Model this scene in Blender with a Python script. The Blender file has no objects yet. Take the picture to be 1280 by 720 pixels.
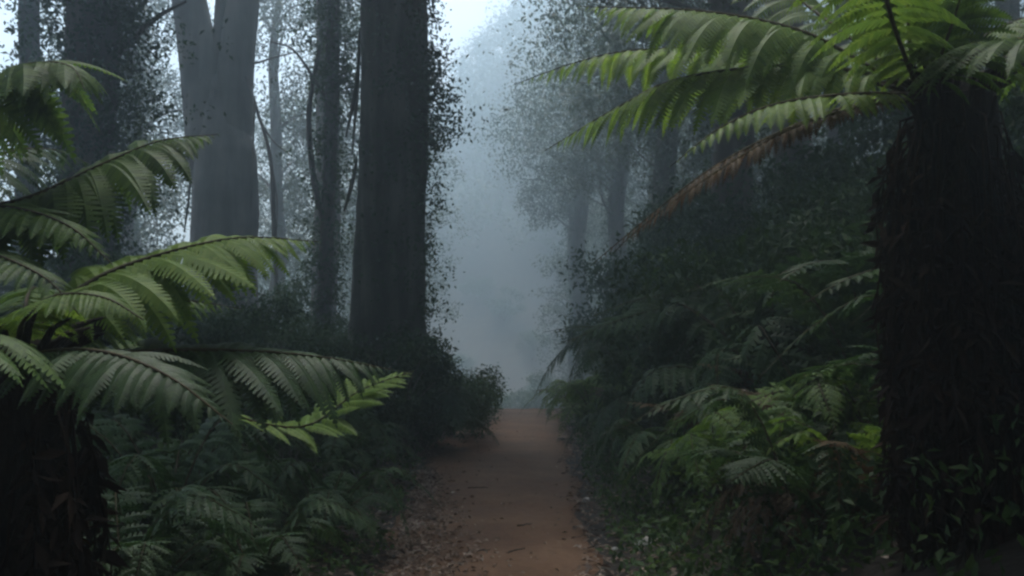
import bpy, math, random
import numpy as np
from mathutils import Vector, Matrix

# ------------------------------------------------------------------ scene
S = bpy.context.scene
col = S.collection
random.seed(7)
R = math.radians
PI = math.pi
F = 1256.0                      # focal length in photo pixels (1280 wide)
PITCH = math.atan(70.0 / F)
CAM = Vector((0.0, 0.0, 1.5))
FW = Vector((0, math.cos(PITCH), math.sin(PITCH)))
UP = Vector((0, -math.sin(PITCH), math.cos(PITCH)))

def at(px, py, Y):
    """world point seen at photo pixel (px, py) at depth Y along +y"""
    d = FW + Vector((1, 0, 0)) * ((px - 640) / F) + UP * ((360 - py) / F)
    return CAM + d * (Y / d.y)

# ------------------------------------------------------------------ materials
def new_mat(name):
    m = bpy.data.materials.new(name)
    m.use_nodes = True
    nt = m.node_tree
    nt.nodes.clear()
    return m, nt, nt.nodes, nt.links

def ramp(nt, fac, stops):
    r = nt.nodes.new('ShaderNodeValToRGB')
    e = r.color_ramp.elements
    while len(e) < len(stops):
        e.new(0.5)
    for k, (p, c) in enumerate(stops):
        e[k].position = p
        e[k].color = (*c, 1)
    nt.links.new(fac, r.inputs[0])
    return r.outputs[0]

def leaf_mat(name, c1, c2, c3, transl=0.35, rough=0.45, scale=2.0, spec=0.35):
    m, nt, N, L = new_mat(name)
    tc = N.new('ShaderNodeTexCoord')
    no = N.new('ShaderNodeTexNoise'); no.inputs['Scale'].default_value = scale
    no.inputs['Detail'].default_value = 3
    L.new(tc.outputs['Object'], no.inputs['Vector'])
    g = N.new('ShaderNodeNewGeometry')
    oi = N.new('ShaderNodeObjectInfo')
    a = N.new('ShaderNodeMath'); a.operation = 'MULTIPLY_ADD'
    L.new(g.outputs['Random Per Island'], a.inputs[0]); a.inputs[1].default_value = 0.45
    L.new(no.outputs['Fac'], a.inputs[2])
    b = N.new('ShaderNodeMath'); b.operation = 'MULTIPLY_ADD'
    L.new(oi.outputs['Random'], b.inputs[0]); b.inputs[1].default_value = 0.3
    L.new(a.outputs[0], b.inputs[2])
    c = N.new('ShaderNodeMath'); c.operation = 'MULTIPLY_ADD'
    L.new(b.outputs[0], c.inputs[0]); c.inputs[1].default_value = 1.0; c.inputs[2].default_value = -0.35
    colr = ramp(nt, c.outputs[0], [(0.1, c1), (0.5, c2), (0.9, c3)])
    p = N.new('ShaderNodeBsdfPrincipled')
    p.inputs['Roughness'].default_value = rough
    p.inputs['Specular IOR Level'].default_value = spec
    L.new(colr, p.inputs['Base Color'])
    t = N.new('ShaderNodeBsdfTranslucent')
    hs = N.new('ShaderNodeHueSaturation'); hs.inputs['Value'].default_value = 1.5
    hs.inputs['Hue'].default_value = 0.485; hs.inputs['Saturation'].default_value = 1.05
    L.new(colr, hs.inputs['Color']); L.new(hs.outputs[0], t.inputs['Color'])
    mx = N.new('ShaderNodeMixShader'); mx.inputs[0].default_value = transl
    L.new(p.outputs[0], mx.inputs[1]); L.new(t.outputs[0], mx.inputs[2])
    o = N.new('ShaderNodeOutputMaterial'); L.new(mx.outputs[0], o.inputs['Surface'])
    return m

def bark_mat(name, c1, c2, c3, sx=6.0, sz=0.7, bump=0.6):
    m, nt, N, L = new_mat(name)
    tc = N.new('ShaderNodeTexCoord')
    mp = N.new('ShaderNodeMapping'); mp.inputs['Scale'].default_value = (sx, sx, sz)
    L.new(tc.outputs['Object'], mp.inputs['Vector'])
    n1 = N.new('ShaderNodeTexNoise'); n1.inputs['Scale'].default_value = 1.0; n1.inputs['Detail'].default_value = 8
    n1.inputs['Roughness'].default_value = 0.65
    L.new(mp.outputs[0], n1.inputs['Vector'])
    n2 = N.new('ShaderNodeTexNoise'); n2.inputs['Scale'].default_value = 0.9; n2.inputs['Detail'].default_value = 4
    L.new(tc.outputs['Object'], n2.inputs['Vector'])
    md = N.new('ShaderNodeMath'); md.operation = 'MULTIPLY_ADD'; md.inputs[1].default_value = 0.5
    L.new(n1.outputs['Fac'], md.inputs[0])
    ml = N.new('ShaderNodeMath'); ml.operation = 'MULTIPLY'; ml.inputs[1].default_value = 0.5
    L.new(n2.outputs['Fac'], ml.inputs[0]); L.new(ml.outputs[0], md.inputs[2])
    colr = ramp(nt, md.outputs[0], [(0.36, c1), (0.5, c2), (0.64, c3)])
    p = N.new('ShaderNodeBsdfPrincipled'); p.inputs['Roughness'].default_value = 0.85
    p.inputs['Specular IOR Level'].default_value = 0.2
    L.new(colr, p.inputs['Base Color'])
    bp = N.new('ShaderNodeBump'); bp.inputs['Strength'].default_value = bump; bp.inputs['Distance'].default_value = 0.04
    L.new(n1.outputs['Fac'], bp.inputs['Height']); L.new(bp.outputs[0], p.inputs['Normal'])
    o = N.new('ShaderNodeOutputMaterial'); L.new(p.outputs[0], o.inputs['Surface'])
    return m

def soil_mat(name, c1, c2, c3, scale, bump, dist):
    m, nt, N, L = new_mat(name)
    tc = N.new('ShaderNodeTexCoord')
    n1 = N.new('ShaderNodeTexNoise'); n1.inputs['Scale'].default_value = scale; n1.inputs['Detail'].default_value = 6
    n2 = N.new('ShaderNodeTexNoise'); n2.inputs['Scale'].default_value = scale * 14; n2.inputs['Detail'].default_value = 8
    n2.inputs['Roughness'].default_value = 0.7
    v = N.new('ShaderNodeTexVoronoi'); v.inputs['Scale'].default_value = scale * 22
    for n in (n1, n2, v):
        L.new(tc.outputs['Object'], n.inputs['Vector'])
    md = N.new('ShaderNodeMath'); md.operation = 'MULTIPLY_ADD'; md.inputs[1].default_value = 0.55
    L.new(n1.outputs['Fac'], md.inputs[0])
    ml = N.new('ShaderNodeMath'); ml.operation = 'MULTIPLY'; ml.inputs[1].default_value = 0.45
    L.new(n2.outputs['Fac'], ml.inputs[0]); L.new(ml.outputs[0], md.inputs[2])
    colr = ramp(nt, md.outputs[0], [(0.36, c1), (0.5, c2), (0.66, c3)])
    p = N.new('ShaderNodeBsdfPrincipled'); p.inputs['Roughness'].default_value = 0.8
    p.inputs['Specular IOR Level'].default_value = 0.25
    L.new(colr, p.inputs['Base Color'])
    hm = N.new('ShaderNodeMath'); hm.operation = 'MULTIPLY_ADD'; hm.inputs[1].default_value = -0.35
    L.new(v.outputs['Distance'], hm.inputs[0]); L.new(n2.outputs['Fac'], hm.inputs[2])
    bp = N.new('ShaderNodeBump'); bp.inputs['Strength'].default_value = bump; bp.inputs['Distance'].default_value = dist
    L.new(hm.outputs[0], bp.inputs['Height']); L.new(bp.outputs[0], p.inputs['Normal'])
    o = N.new('ShaderNodeOutputMaterial'); L.new(p.outputs[0], o.inputs['Surface'])
    return m

M = dict(
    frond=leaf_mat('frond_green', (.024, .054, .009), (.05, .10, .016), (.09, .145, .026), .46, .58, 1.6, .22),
    frond_lit=leaf_mat('frond_lit', (.055, .105, .014), (.09, .16, .022), (.14, .21, .036), .5, .58, 1.6, .22),  # lighter fern green, the lit look is put into the colour
    frond_shaded=leaf_mat('frond_shaded', (.009, .024, .007), (.016, .040, .010), (.030, .060, .015), .3, .58, 1.2, .2),  # darker fern green, shade on dim ferns is put into the colour
    frond_dead=leaf_mat('frond_dead', (.030, .019, .010), (.056, .036, .017), (.092, .063, .03), .3, .7, 2.5, .2),
    skirt=leaf_mat('shade_skirt', (.012, .008, .006), (.022, .014, .01), (.04, .024, .015), .15, .8, 2.5, .1),
    leaf=leaf_mat('shrub_leaf', (.010, .024, .008), (.019, .042, .012), (.036, .066, .018), .3, .6, .8, .15),
    cover=leaf_mat('cover_leaf', (.016, .036, .010), (.03, .062, .016), (.065, .105, .026), .32, .62, 1.5, .14),
    canopy=leaf_mat('canopy_leaf', (.018, .03, .014), (.032, .05, .022), (.05, .07, .03), .25, .5, .4, .3),
    litter=leaf_mat('litter_leaf', (.045, .026, .017), (.12, .08, .055), (.32, .26, .21), .1, .6, 3.0, .3),
    bark=bark_mat('bark', (.03, .025, .022), (.07, .058, .05), (.12, .105, .09)),
    bark_pale=bark_mat('bark_pale', (.035, .033, .03), (.075, .071, .066), (.13, .122, .112), 3, .35, .35),
    bark_moss=bark_mat('bark_moss', (.014, .014, .010), (.042, .042, .028), (.1, .095, .075), 5, .5, 1.0),
    fern_trunk=bark_mat('fern_trunk', (.010, .007, .005), (.022, .015, .011), (.045, .03, .02), 30, 8, 1.0),
    rachis=bark_mat('rachis', (.02, .015, .008), (.04, .03, .014), (.07, .06, .025), 20, 20, .3),
    rachis_green=bark_mat('rachis_green', (.03, .04, .012), (.05, .06, .02), (.08, .09, .03), 20, 20, .3),
    ground=soil_mat('forest_floor', (.010, .008, .006), (.022, .016, .011), (.045, .032, .022), 1.2, .9, .03),
    path=soil_mat('path_soil', (.062, .029, .013), (.098, .048, .022), (.145, .08, .044), 1.1, .9, .016),
    stone=soil_mat('stone', (.2, .19, .17), (.34, .32, .29), (.48, .46, .42), 3.0, .5, .01),
    twig=bark_mat('twig', (.03, .022, .016), (.06, .045, .034), (.1, .08, .06), 30, 30, .3),
)

# ------------------------------------------------------------------ helpers
class MB:
    """vertex / face collector on numpy arrays, faces of 3 or 4 corners"""
    def __init__(s):
        s.v, s.f, s.m, s.n = [], [], [], 0
    def add(s, v, f, mi=0):
        v = np.asarray(v, dtype=np.float64).reshape(-1, 3)
        f = np.asarray(f, dtype=np.int64)
        s.v.append(v); s.f.append(f + s.n); s.m.append(mi); s.n += len(v)
    def build(s, name, mats, parent=None, origin=(0, 0, 0), smooth=True):
        V = np.concatenate(s.v) - np.array(origin)
        me = bpy.data.meshes.new(name)
        me.vertices.add(len(V)); me.vertices.foreach_set('co', V.ravel())
        li = np.concatenate([f.ravel() for f in s.f])
        tot = np.concatenate([np.full(len(f), f.shape[1]) for f in s.f])
        mi = np.concatenate([np.full(len(f), k) for f, k in zip(s.f, s.m)])
        start = np.concatenate([[0], np.cumsum(tot)[:-1]])
        me.loops.add(len(li)); me.loops.foreach_set('vertex_index', li.astype(np.int32))
        me.polygons.add(len(tot))
        me.polygons.foreach_set('loop_start', start.astype(np.int32))
        me.polygons.foreach_set('loop_total', tot.astype(np.int32))
        me.polygons.foreach_set('material_index', mi.astype(np.int32))
        me.polygons.foreach_set('use_smooth', np.full(len(tot), smooth))
        for m in (mats if isinstance(mats, (list, tuple)) else [mats]):
            me.materials.append(m)
        me.update(calc_edges=True)
        o = bpy.data.objects.new(name, me)
        col.objects.link(o)
        if parent is not None:
            o.parent = parent
        return o

def tag(o, label=None, cat=None, group=None, kind=None):
    if label: o['label'] = label
    if cat: o['category'] = cat
    if group: o['group'] = group
    if kind: o['kind'] = kind
    return o

def empty(name, loc, label, cat, group=None):
    o = bpy.data.objects.new(name, None)
    o.empty_display_size = 0.2
    o.location = loc
    col.objects.link(o)
    return tag(o, label, cat, group)

def copy_tree(root, loc, rz=0.0, scale=1.0, lean=(0, 0), label=None, group=None):
    r = root.copy(); col.objects.link(r)
    r.location = loc; r.rotation_euler = (lean[0], lean[1], rz); r.scale = (scale,) * 3
    if label: r['label'] = label
    if group: r['group'] = group
    for ch in root.children:
        c = ch.copy(); col.objects.link(c); c.parent = r
        for g in ch.children:
            d = g.copy(); col.objects.link(d); d.parent = c
    return r

def nrm(a):
    return a / np.maximum(np.linalg.norm(a, axis=-1, keepdims=True), 1e-9)

def catmull(P, t):
    """P (k,3) control points, t in 0..1 by arc length"""
    P = np.asarray([tuple(p) for p in P], float)
    Q = np.vstack([2 * P[0] - P[1], P, 2 * P[-1] - P[-2]])
    k = len(P) - 1
    u = np.linspace(0, k, 40 * k + 1)
    def ev(u):
        i = np.minimum(u.astype(int), k - 1); f = (u - i)[:, None]
        a, b, c, d = Q[i], Q[i + 1], Q[i + 2], Q[i + 3]
        return 0.5 * ((2 * b) + (-a + c) * f + (2 * a - 5 * b + 4 * c - d) * f ** 2 + (-a + 3 * b - 3 * c + d) * f ** 3)
    X = ev(u)
    s = np.concatenate([[0], np.cumsum(np.linalg.norm(np.diff(X, axis=0), axis=1))])
    uu = np.interp(np.asarray(t) * s[-1], s, u)
    return ev(uu)

def tube(mb, P, rad, sides=8, mi=0, rough=0.0, rs=None, cap=True):
    P = np.asarray(P, float); n = len(P)
    rad = np.broadcast_to(np.asarray(rad, float), (n,))
    T = nrm(np.gradient(P, axis=0))
    ref = np.array([0.0, 0.0, 1.0]) if abs(T[:, 2]).mean() < 0.8 else np.array([1.0, 0.0, 0.0])
    A = nrm(np.cross(T, ref)); B = np.cross(T, A)
    th = np.linspace(0, 2 * np.pi, sides, endpoint=False)
    rr = rad[:, None] * np.ones(sides)[None]
    if rough and rs is not None:
        k = rs.normal(0, 1, (6, 2)); ph = rs.uniform(0, 6.28, 6)
        for q in range(6):
            h = q + 2
            rr = rr * (1 + rough / (1 + 0.35 * q) * np.sin(h * th[None] + ph[q] + np.arange(n)[:, None] * 0.22 * k[q, 0]))
        rr = rr * (1 + rs.normal(0, rough * 0.25, rr.shape))
    V = P[:, None] + rr[..., None] * (np.cos(th)[None, :, None] * A[:, None] + np.sin(th)[None, :, None] * B[:, None])
    i = np.arange(n - 1)[:, None] * sides; j = np.arange(sides)[None]; j2 = (j + 1) % sides
    f = np.stack([i + j, i + j2, i + sides + j2, i + sides + j], -1).reshape(-1, 4)
    mb.add(V.reshape(-1, 3), f, mi)
    if cap:
        c = np.vstack([V[-1], P[-1][None] + T[-1] * rad[-1] * 0.3])
        mb.add(c, np.stack([np.arange(sides), (np.arange(sides) + 1) % sides, np.full(sides, sides)], -1), mi)

def leaves(mb, P, size, rs, down=0.3, aspect=0.42, fold=0.25, flat=0.0, mi=0, dirs=None):
    """folded rhombic leaves at P: 4 corners, 2 triangles each"""
    n = len(P)
    d = rs.normal(0, 1, (n, 3))
    if dirs is not None:
        d = d * 0.6 + dirs * 1.2
    d[:, 2] = d[:, 2] * (1 - flat) - down
    d = nrm(d)
    up = rs.normal(0, 0.6, (n, 3)); up[:, 2] += 1.0 + 2 * flat
    s = nrm(np.cross(d, up)); nn = np.cross(s, d)
    L = (np.asarray(size) * rs.uniform(0.6, 1.35, n))[:, None]
    W = L * aspect
    a = P; t = P + d * L - nn * L * 0.08
    m = P + d * L * 0.45
    l = m + s * W * 0.5 + nn * L * fold * 0.3
    r = m - s * W * 0.5 + nn * L * fold * 0.3
    V = np.stack([a, l, t, r], 1).reshape(-1, 3)
    b = np.arange(n)[:, None] * 4
    mb.add(V, np.concatenate([b + np.array([[0, 1, 2]]), b + np.array([[0, 2, 3]])], 0), mi)

def clumps(centres, radii, per, rs, squash=0.75, hollow=0.4):
    out = []
    for c, r in zip(centres, np.broadcast_to(radii, (len(centres),))):
        d = nrm(rs.normal(0, 1, (per, 3)))
        q = (hollow + (1 - hollow) * rs.uniform(0, 1, (per, 1))) ** 0.8 * r * rs.uniform(.55, 1.1, (per, 1))
        p = d * q; p[:, 2] *= squash
        out.append(np.asarray(c)[None] + p)
    return np.concatenate(out)

# ------------------------------------------------------------------ fronds
def frond_geo(mb, ctrl, plen, n=27, m=18, droop=0.5, seed=0, t0=0.12, up=(0, 0, 1), pw=0.40, sweep=(12, 48),
              lift=0.1, peak=0.35, gaps=0.025, mi=0):
    rs = np.random.RandomState(seed)
    t = t0 + (1 - t0) * (np.linspace(0, 1, n) ** 0.92)
    C = catmull(ctrl, t)
    T = nrm(np.gradient(C, axis=0))
    upv = np.array(up, float)
    N = nrm(upv[None] - T * (T @ upv)[:, None]); Sd = np.cross(T, N)
    u = (t - t0) / (1 - t0)
    w = np.where(u < peak, 0.45 + 0.55 * np.sin(np.minimum(u / peak, 1) * np.pi / 2), np.maximum(1 - ((u - peak) / (1 - peak)) ** 1.7, 0.0))
    w = np.maximum(w, 0.04)
    a = np.radians(sweep[0] + (sweep[1] - sweep[0]) * u ** 1.4)
    sj = (np.arange(m) + 0.5) / m
    prof = np.clip(np.minimum(0.65 + sj * 1.6, 1.0) * (1 - sj ** 2.2), 0.06, 1)
    for side in (1, -1):
        keep = rs.uniform(0, 1, n) >= gaps
        aa = a + rs.normal(0, 0.10, n)
        D = nrm(side * Sd * np.cos(aa)[:, None] + T * np.sin(aa)[:, None] + N * (lift + rs.normal(0, .06, n))[:, None])
        Ln = plen * w * (1 + rs.normal(0, 0.09, n))
        dr = droop * (1 + rs.normal(0, 0.22, n))
        down = np.array([0, 0, -1.0])
        tan = nrm(D[:, None, :] + down[None, None] * (dr[:, None] * 1.9 * sj[None] ** 0.9)[..., None] - T[:, None, :] * (rs.normal(0.0, .1, n)[:, None] * sj[None])[..., None])
        Pp = C[:, None, :] + np.cumsum(tan, 1) * (Ln / m)[:, None, None]
        Nn = nrm(N[:, None] - tan * np.sum(tan * N[:, None], -1, keepdims=True)); Ps = np.cross(tan, Nn)
        hw = (Ln / m)[:, None, None] * 0.54
        tan, Pp, Nn, Ps, hw = tan[keep], Pp[keep], Nn[keep], Ps[keep], hw[keep]
        Lk = Ln[keep]
        for q in (1, -1):
            ll = (Lk[:, None] * pw * prof[None] * (1 + rs.normal(0, .07, (len(Lk), m))))[..., None] * 0.5
            dv = nrm(q * Ps * 0.9 + tan * 0.42 - Nn * 0.25)
            e = Pp + dv * ll
            V = np.stack([Pp - tan * hw, e - tan * hw * 0.5, e + tan * hw * 0.25, Pp + tan * hw], 2)
            V = V.reshape(-1, 3)
            b = np.arange(len(V) // 4)[:, None] * 4
            mb.add(V, b + np.array([[0, 1, 2, 3]]), mi)
    return C

def hero_frond(parent, ctrl, plen, mat, seed, n=28, m=18, name='frond', label=None, rad=0.011, rmat=None, **kw):
    mb = MB()
    frond_geo(mb, ctrl, plen, n=n, m=m, seed=seed, **kw)
    org = tuple(parent.location)
    o = mb.build(name, mat, parent, org)
    if label: o['label'] = label
    rb = MB()
    t = np.linspace(0, 1, 30)
    tube(rb, catmull(ctrl, t), rad * (1 - 0.85 * t), 6)
    r = rb.build('rachis', rmat or M['rachis'], o, org)
    return o

def arch(base, az, length, rise, seed=0, drop=0.5):
    """control points of an arching frond from base: azimuth az, horizontal reach, rise at the peak, drop at the tip"""
    d = Vector((math.cos(az), math.sin(az), 0))
    base = Vector(base)
    return [base, base + d * length * .18 + Vector((0, 0, rise * .62)), base + d * length * .48 + Vector((0, 0, rise)),
            base + d * length * .78 + Vector((0, 0, rise - drop * .4)), base + d * length + Vector((0, 0, rise - drop))]

def make_fern(seed, nf, mat, reach=0.9, rise=0.75, plen=0.22, n=24, m=7, label='', deadn=0):
    rs = random.Random(seed)
    root = empty('fern', (0, 0, 0), label, 'fern')
    for k in range(nf):
        az = 2 * math.pi * (k + rs.uniform(-.3, .3)) / nf
        l = reach * rs.uniform(.75, 1.2); ri = rise * rs.uniform(.6, 1.2)
        mb = MB()
        c = arch((0, 0, 0), az, l, ri, drop=ri * rs.uniform(.3, .9))
        frond_geo(mb, c, plen * rs.uniform(.8, 1.15), n=n, m=m, seed=seed * 50 + k, droop=rs.uniform(.25, .6), t0=.15)
        t = np.linspace(0, 1, 12)
        tube(mb, catmull(c, t), 0.008 * (1 - .8 * t), 5, 1)
        dead = k < deadn
        o = mb.build('dead_frond' if dead else 'frond', [M['frond_dead'] if dead else mat, M['rachis']], root)
    return root

# ------------------------------------------------------------------ terrain
YS = [-12, 0, 6.5, 11.1, 15.7, 20.9, 25, 30, 40, 60]
LE = [-.9, -.85, -.84, -1.0, -1.25, -.62, -.35, .3, 1.6, 5]
RE = [.5, .5, .5, .66, .82, 1.0, 1.05, 1.6, 3.1, 7]
def edgeL(y): return np.interp(y, YS, LE)
def edgeR(y): return np.interp(y, YS, RE)
def zpath(y):
    y = np.asarray(y, float)
    return np.where(y > 23, -0.085 * np.minimum(np.maximum(y - 23, 0), 75) ** 1.06, 0) + np.where(y < -6, 0.3 * np.maximum(-6 - y, 0) ** 0.9, 0)  # ground behind the camera rises to block low sky
def bumps(x, y):
    return (.05 * np.sin(1.7 * x + .6 * y) * np.sin(1.1 * y - .4 * x + 1) + .03 * np.sin(4.1 * x + 2.3 * y + 2) * np.sin(3.3 * y - 2.1 * x)
            + .12 * np.sin(.31 * x + 1) * np.sin(.27 * y + 2))
def height(x, y):
    x = np.asarray(x, float); y = np.asarray(y, float)
    u = np.maximum(x - edgeR(y) - .1, 0); v = np.maximum(edgeL(y) - x - .1, 0)
    hr = np.where(u < 6, .46 * u, 2.76 + .14 * (u - 6)) + .06 * np.minimum(u, 1)
    hl = np.where(v < 5, .17 * v, .85 + .03 * (v - 5)) + .05 * np.minimum(v, 1)
    inside = np.clip(np.minimum(x - edgeL(y), edgeR(y) - x) / .2, -1, 1)
    k = np.clip((-inside + 1) / 2, 0.0, 1)
    side = np.clip((9 - y) / 8, 0, 1) * np.minimum(.75 * np.maximum(np.abs(x) - 11, 0), 12) + np.minimum(.7 * np.maximum(-9 - y, 0), 10)  # unseen slopes added beside and behind the camera to block low light
    sx = np.clip((x + 44) / 64, 0, 1); sy = np.clip((y - 85) / 80, 0, 1)
    side = side + 66 * (sx * sx * (3 - 2 * sx)) * (sy * sy * (3 - 2 * sy)) + 7 * np.clip((y - 90) / 60, 0, 1)  # far hill added to hide bright sky behind the gap
    return zpath(y) + hr + hl + side + bumps(x, y) * np.clip((u + v) / 1.0, 0, 1) - .05 * np.clip(inside, 0, 1)
def gz(x, y): return float(height(x, y))

xs = np.sinh(np.linspace(-5.6, 5.6, 190)) / np.sinh(5.6) * 120
ys = np.concatenate([np.linspace(-28, 2, 40, endpoint=False), np.linspace(2, 30, 190, endpoint=False), np.linspace(30, 185, 110)])
gx, gy = np.meshgrid(xs, ys)
V = np.stack([gx, gy, height(gx, gy)], -1).reshape(-1, 3)
nx, ny = len(xs), len(ys)
i = (np.arange(ny - 1)[:, None] * nx + np.arange(nx - 1)[None])
mb = MB(); mb.add(V, np.stack([i, i + 1, i + nx + 1, i + nx], -1).reshape(-1, 4))
tag(mb.build('ground', M['ground']), kind='structure', label='dark leaf covered forest floor rising into banks beside the track')

rs = np.random.RandomState(3)
py_ = np.linspace(-12, 50, 620); q = np.linspace(-.12, 1.12, 34)
Lw = edgeL(py_) + .07 * np.sin(py_ * 2.1) + .05 * np.sin(py_ * 5.3 + 1); Rw = edgeR(py_) + .06 * np.sin(py_ * 1.7 + 2) + .04 * np.sin(py_ * 4.7)
PX = Lw[:, None] + (Rw - Lw)[:, None] * q[None]; PY = np.repeat(py_[:, None], len(q), 1)
edge = np.minimum(q, 1 - q)[None]
PZ = zpath(py_)[:, None] + .012 + .02 * np.clip(edge / .3, -1, 1) - .06 * np.clip(-edge / .1, 0, 2) \
    + .012 * np.sin(PX * 3.1 + PY * 1.3) * np.sin(PY * 2.3 - PX) + .006 * np.sin(PX * 9 + PY * 4) * np.sin(PY * 7 - PX * 5) + rs.normal(0, .0025, PX.shape)
i = (np.arange(len(py_) - 1)[:, None] * len(q) + np.arange(len(q) - 1)[None])
mb = MB(); mb.add(np.stack([PX, PY, PZ], -1), np.stack([i, i + 1, i + len(q) + 1, i + len(q)], -1).reshape(-1, 4))
tag(mb.build('path', M['path']), kind='structure', label='reddish brown trodden earth footpath running into the mist')

# ------------------------------------------------------------------ litter, stones, twigs, ground cover
rs = np.random.RandomState(11)
def scatter_edges(n, ymin, ymax, lspread, rspread, power=1.6, lfrac=.5):
    y = ymin + (ymax - ymin) * rs.uniform(0, 1, n) ** power
    left = rs.uniform(0, 1, n) < lfrac
    off = np.abs(rs.normal(0, 1, n))
    x = np.where(left, edgeL(y) + .12 - off * lspread, edgeR(y) - .05 + off * rspread)
    return x, y
mb = MB()
x, y = scatter_edges(5200, 4.5, 24, .55, .5)
inw = rs.uniform(0, 1, len(x)) < .16
x = np.where(inw, x + rs.normal(.25, .3, len(x)) * np.where(x < 0, 1, -.4), x)
P = np.stack([x, y, np.maximum(height(x, y), zpath(y) + .03) + .012], -1)
leaves(mb, P, .058, rs, down=.05, flat=.85, aspect=.5, fold=.5)
y = 5 + 7 * rs.uniform(0, 1, 3000) ** 1.3; x = edgeL(y) + np.abs(rs.normal(0, .32, 3000)) * np.clip((13 - y) / 6, .1, 1)
leaves(mb, np.stack([x, y, zpath(y) + .045], -1), .045, rs, down=.02, flat=.8, aspect=.5, fold=.6)
x = rs.uniform(-.8, .6, 160); y = rs.uniform(5, 20, 160)
leaves(mb, np.stack([x, y, zpath(y) + .042], -1), .035, rs, down=.02, flat=.9, aspect=.5, fold=.5)
tag(mb.build('leaf_litter', M['litter']), kind='stuff', label='fallen brown and grey leaves along both edges of the path')

mb = MB()
x, y = scatter_edges(2600, 4.5, 26, 1.1, .75, 1.3, .5)
x = x + np.where(x < 0, -.15, .22)
cen = np.stack([x, y, height(x, y) + rs.uniform(.04, .2, len(x))], -1)
leaves(mb, clumps(cen, .10, 9, rs, .6), .05, rs, down=.25, aspect=.55, flat=.3)
tag(mb.build('ground_cover', M['cover']), kind='stuff', label='low leafy green ground cover fringing the path')

def stone(px, py, Y, size, label, seed):
    r = np.random.RandomState(seed)
    p = at(px, py, Y)
    z = max(gz(p.x, p.y), float(zpath(p.y)) + .02)
    th = np.linspace(0, 2 * np.pi, 14, endpoint=False); ph = np.linspace(-.9, 1.5, 8)
    d = np.stack([np.cos(ph)[:, None] * np.cos(th), np.cos(ph)[:, None] * np.sin(th), np.sin(ph)[:, None] + 0 * th], -1)
    k = r.normal(0, 1, (7, 3)); off = 1 + sum(.09 * np.sin(d @ kk * 2 + i) for i, kk in enumerate(k)) + r.normal(0, .03, d.shape[:2])
    v = d * off[..., None] * np.array([1.0, .75, .5]) * size
    n = 14; i = np.arange(7)[:, None] * n; j = np.arange(n)[None]; j2 = (j + 1) % n
    mb = MB(); mb.add(v, np.stack([i + j, i + j2, i + n + j2, i + n + j], -1).reshape(-1, 4))
    o = mb.build('stone', M['stone']); o.location = (p.x, p.y, z + size * .18); o.rotation_euler = (0, .1, seed)
    tag(o, label, 'stone')
stone(733, 624, 9.6, .055, 'small pale stone on the right edge of the path halfway along', 1)
stone(805, 700, 7.0, .075, 'larger pale flat stone among leaf litter at the bottom of the right bank', 2)
stone(702, 549, 15.7, .07, 'small grey stone farthest along the right edge of the path', 3)
stone(770, 690, 7.2, .03, 'tiny pale pebble beside the larger flat stone on the right', 4)
stone(566, 617, 10.0, .04, 'pale pebble among the litter on the left side of the path', 5)
stone(478, 642, 8.9, .05, 'mossy pebble in the leaf litter at the left verge', 6)

def twig(px, py, Y, length, az, label, seed):
    r = np.random.RandomState(seed); p = at(px, py, Y)
    t = np.linspace(-.5, .5, 9)
    c = np.stack([np.cos(az) * t * length + r.normal(0, .006, 9), np.sin(az) * t * length + r.normal(0, .006, 9), .012 + np.abs(r.normal(0, .004, 9))], -1)
    mb = MB(); tube(mb, c, .007 - .004 * (t + .5), 6)
    b = c[5]; tube(mb, np.stack([b, b + np.array([math.cos(az + .7), math.sin(az + .7), .12]) * length * .25]), [.004, .002], 5)
    o = mb.build('twig', M['twig']); o.location = (p.x, p.y, float(zpath(p.y)) + .03)
    tag(o, label, 'twig')
twig(645, 690, 7.2, .2, .9, 'forked dark twig lying on the near middle of the path', 1)
twig(600, 690, 7.2, .16, .2, 'short dark twig lying near the left litter of the path', 2)
twig(597, 612, 10.3, .22, .1, 'dark twig lying across the path halfway along', 3)
twig(655, 659, 8.2, .12, .5, 'small broken twig on the right half of the path', 4)

# ------------------------------------------------------------------ tree ferns with hand-placed fronds
def tree_fern_trunk(root, base, top, r0, r1, seed, bend=(0, 0, 0)):
    r = np.random.RandomState(seed)
    t = np.linspace(0, 1, 26)
    c = catmull([base, (Vector(base) + Vector(top)) / 2 + Vector(bend), top], t)
    mb = MB(); tube(mb, c, r0 + (r1 - r0) * t + .05 * np.exp(-t * 9), 22, 0, .07, r)
    # old frond stubs all round the trunk
    for k in range(120):
        h = r.uniform(.02, 1); q = c[int(h * 25)]; a = r.uniform(0, 6.28)
        d = np.array([math.cos(a), math.sin(a), 0]); rr = r0 + (r1 - r0) * h
        tube(mb, np.stack([q + d * rr * .9, q + d * (rr + .03) + [0, 0, .05], q + d * (rr + .05) + [0, 0, .12]]), [.018, .015, .008], 5)
    tv = Vector(top)
    tube(mb, [tv + Vector((0, 0, z)) for z in (-.02, .05, .10, .14)], [r1 * .98, r1 * .8, r1 * .5, r1 * .15], 16, 0, .08, r)
    for k in range(46):
        a = r.uniform(0, 6.28); d = Vector((math.cos(a), math.sin(a), 0)); l = r.uniform(.08, .2)
        tube(mb, [tv + d * r1 * .7, tv + d * (r1 + l * .35) + Vector((0, 0, l * .6)), tv + d * (r1 + l * .9) + Vector((0, 0, l * .75))], [.016, .012, .004], 5)
    return mb.build('trunk', M['fern_trunk'], root, tuple(root.location))

def A(*pts): return [at(*p) for p in pts]

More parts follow.
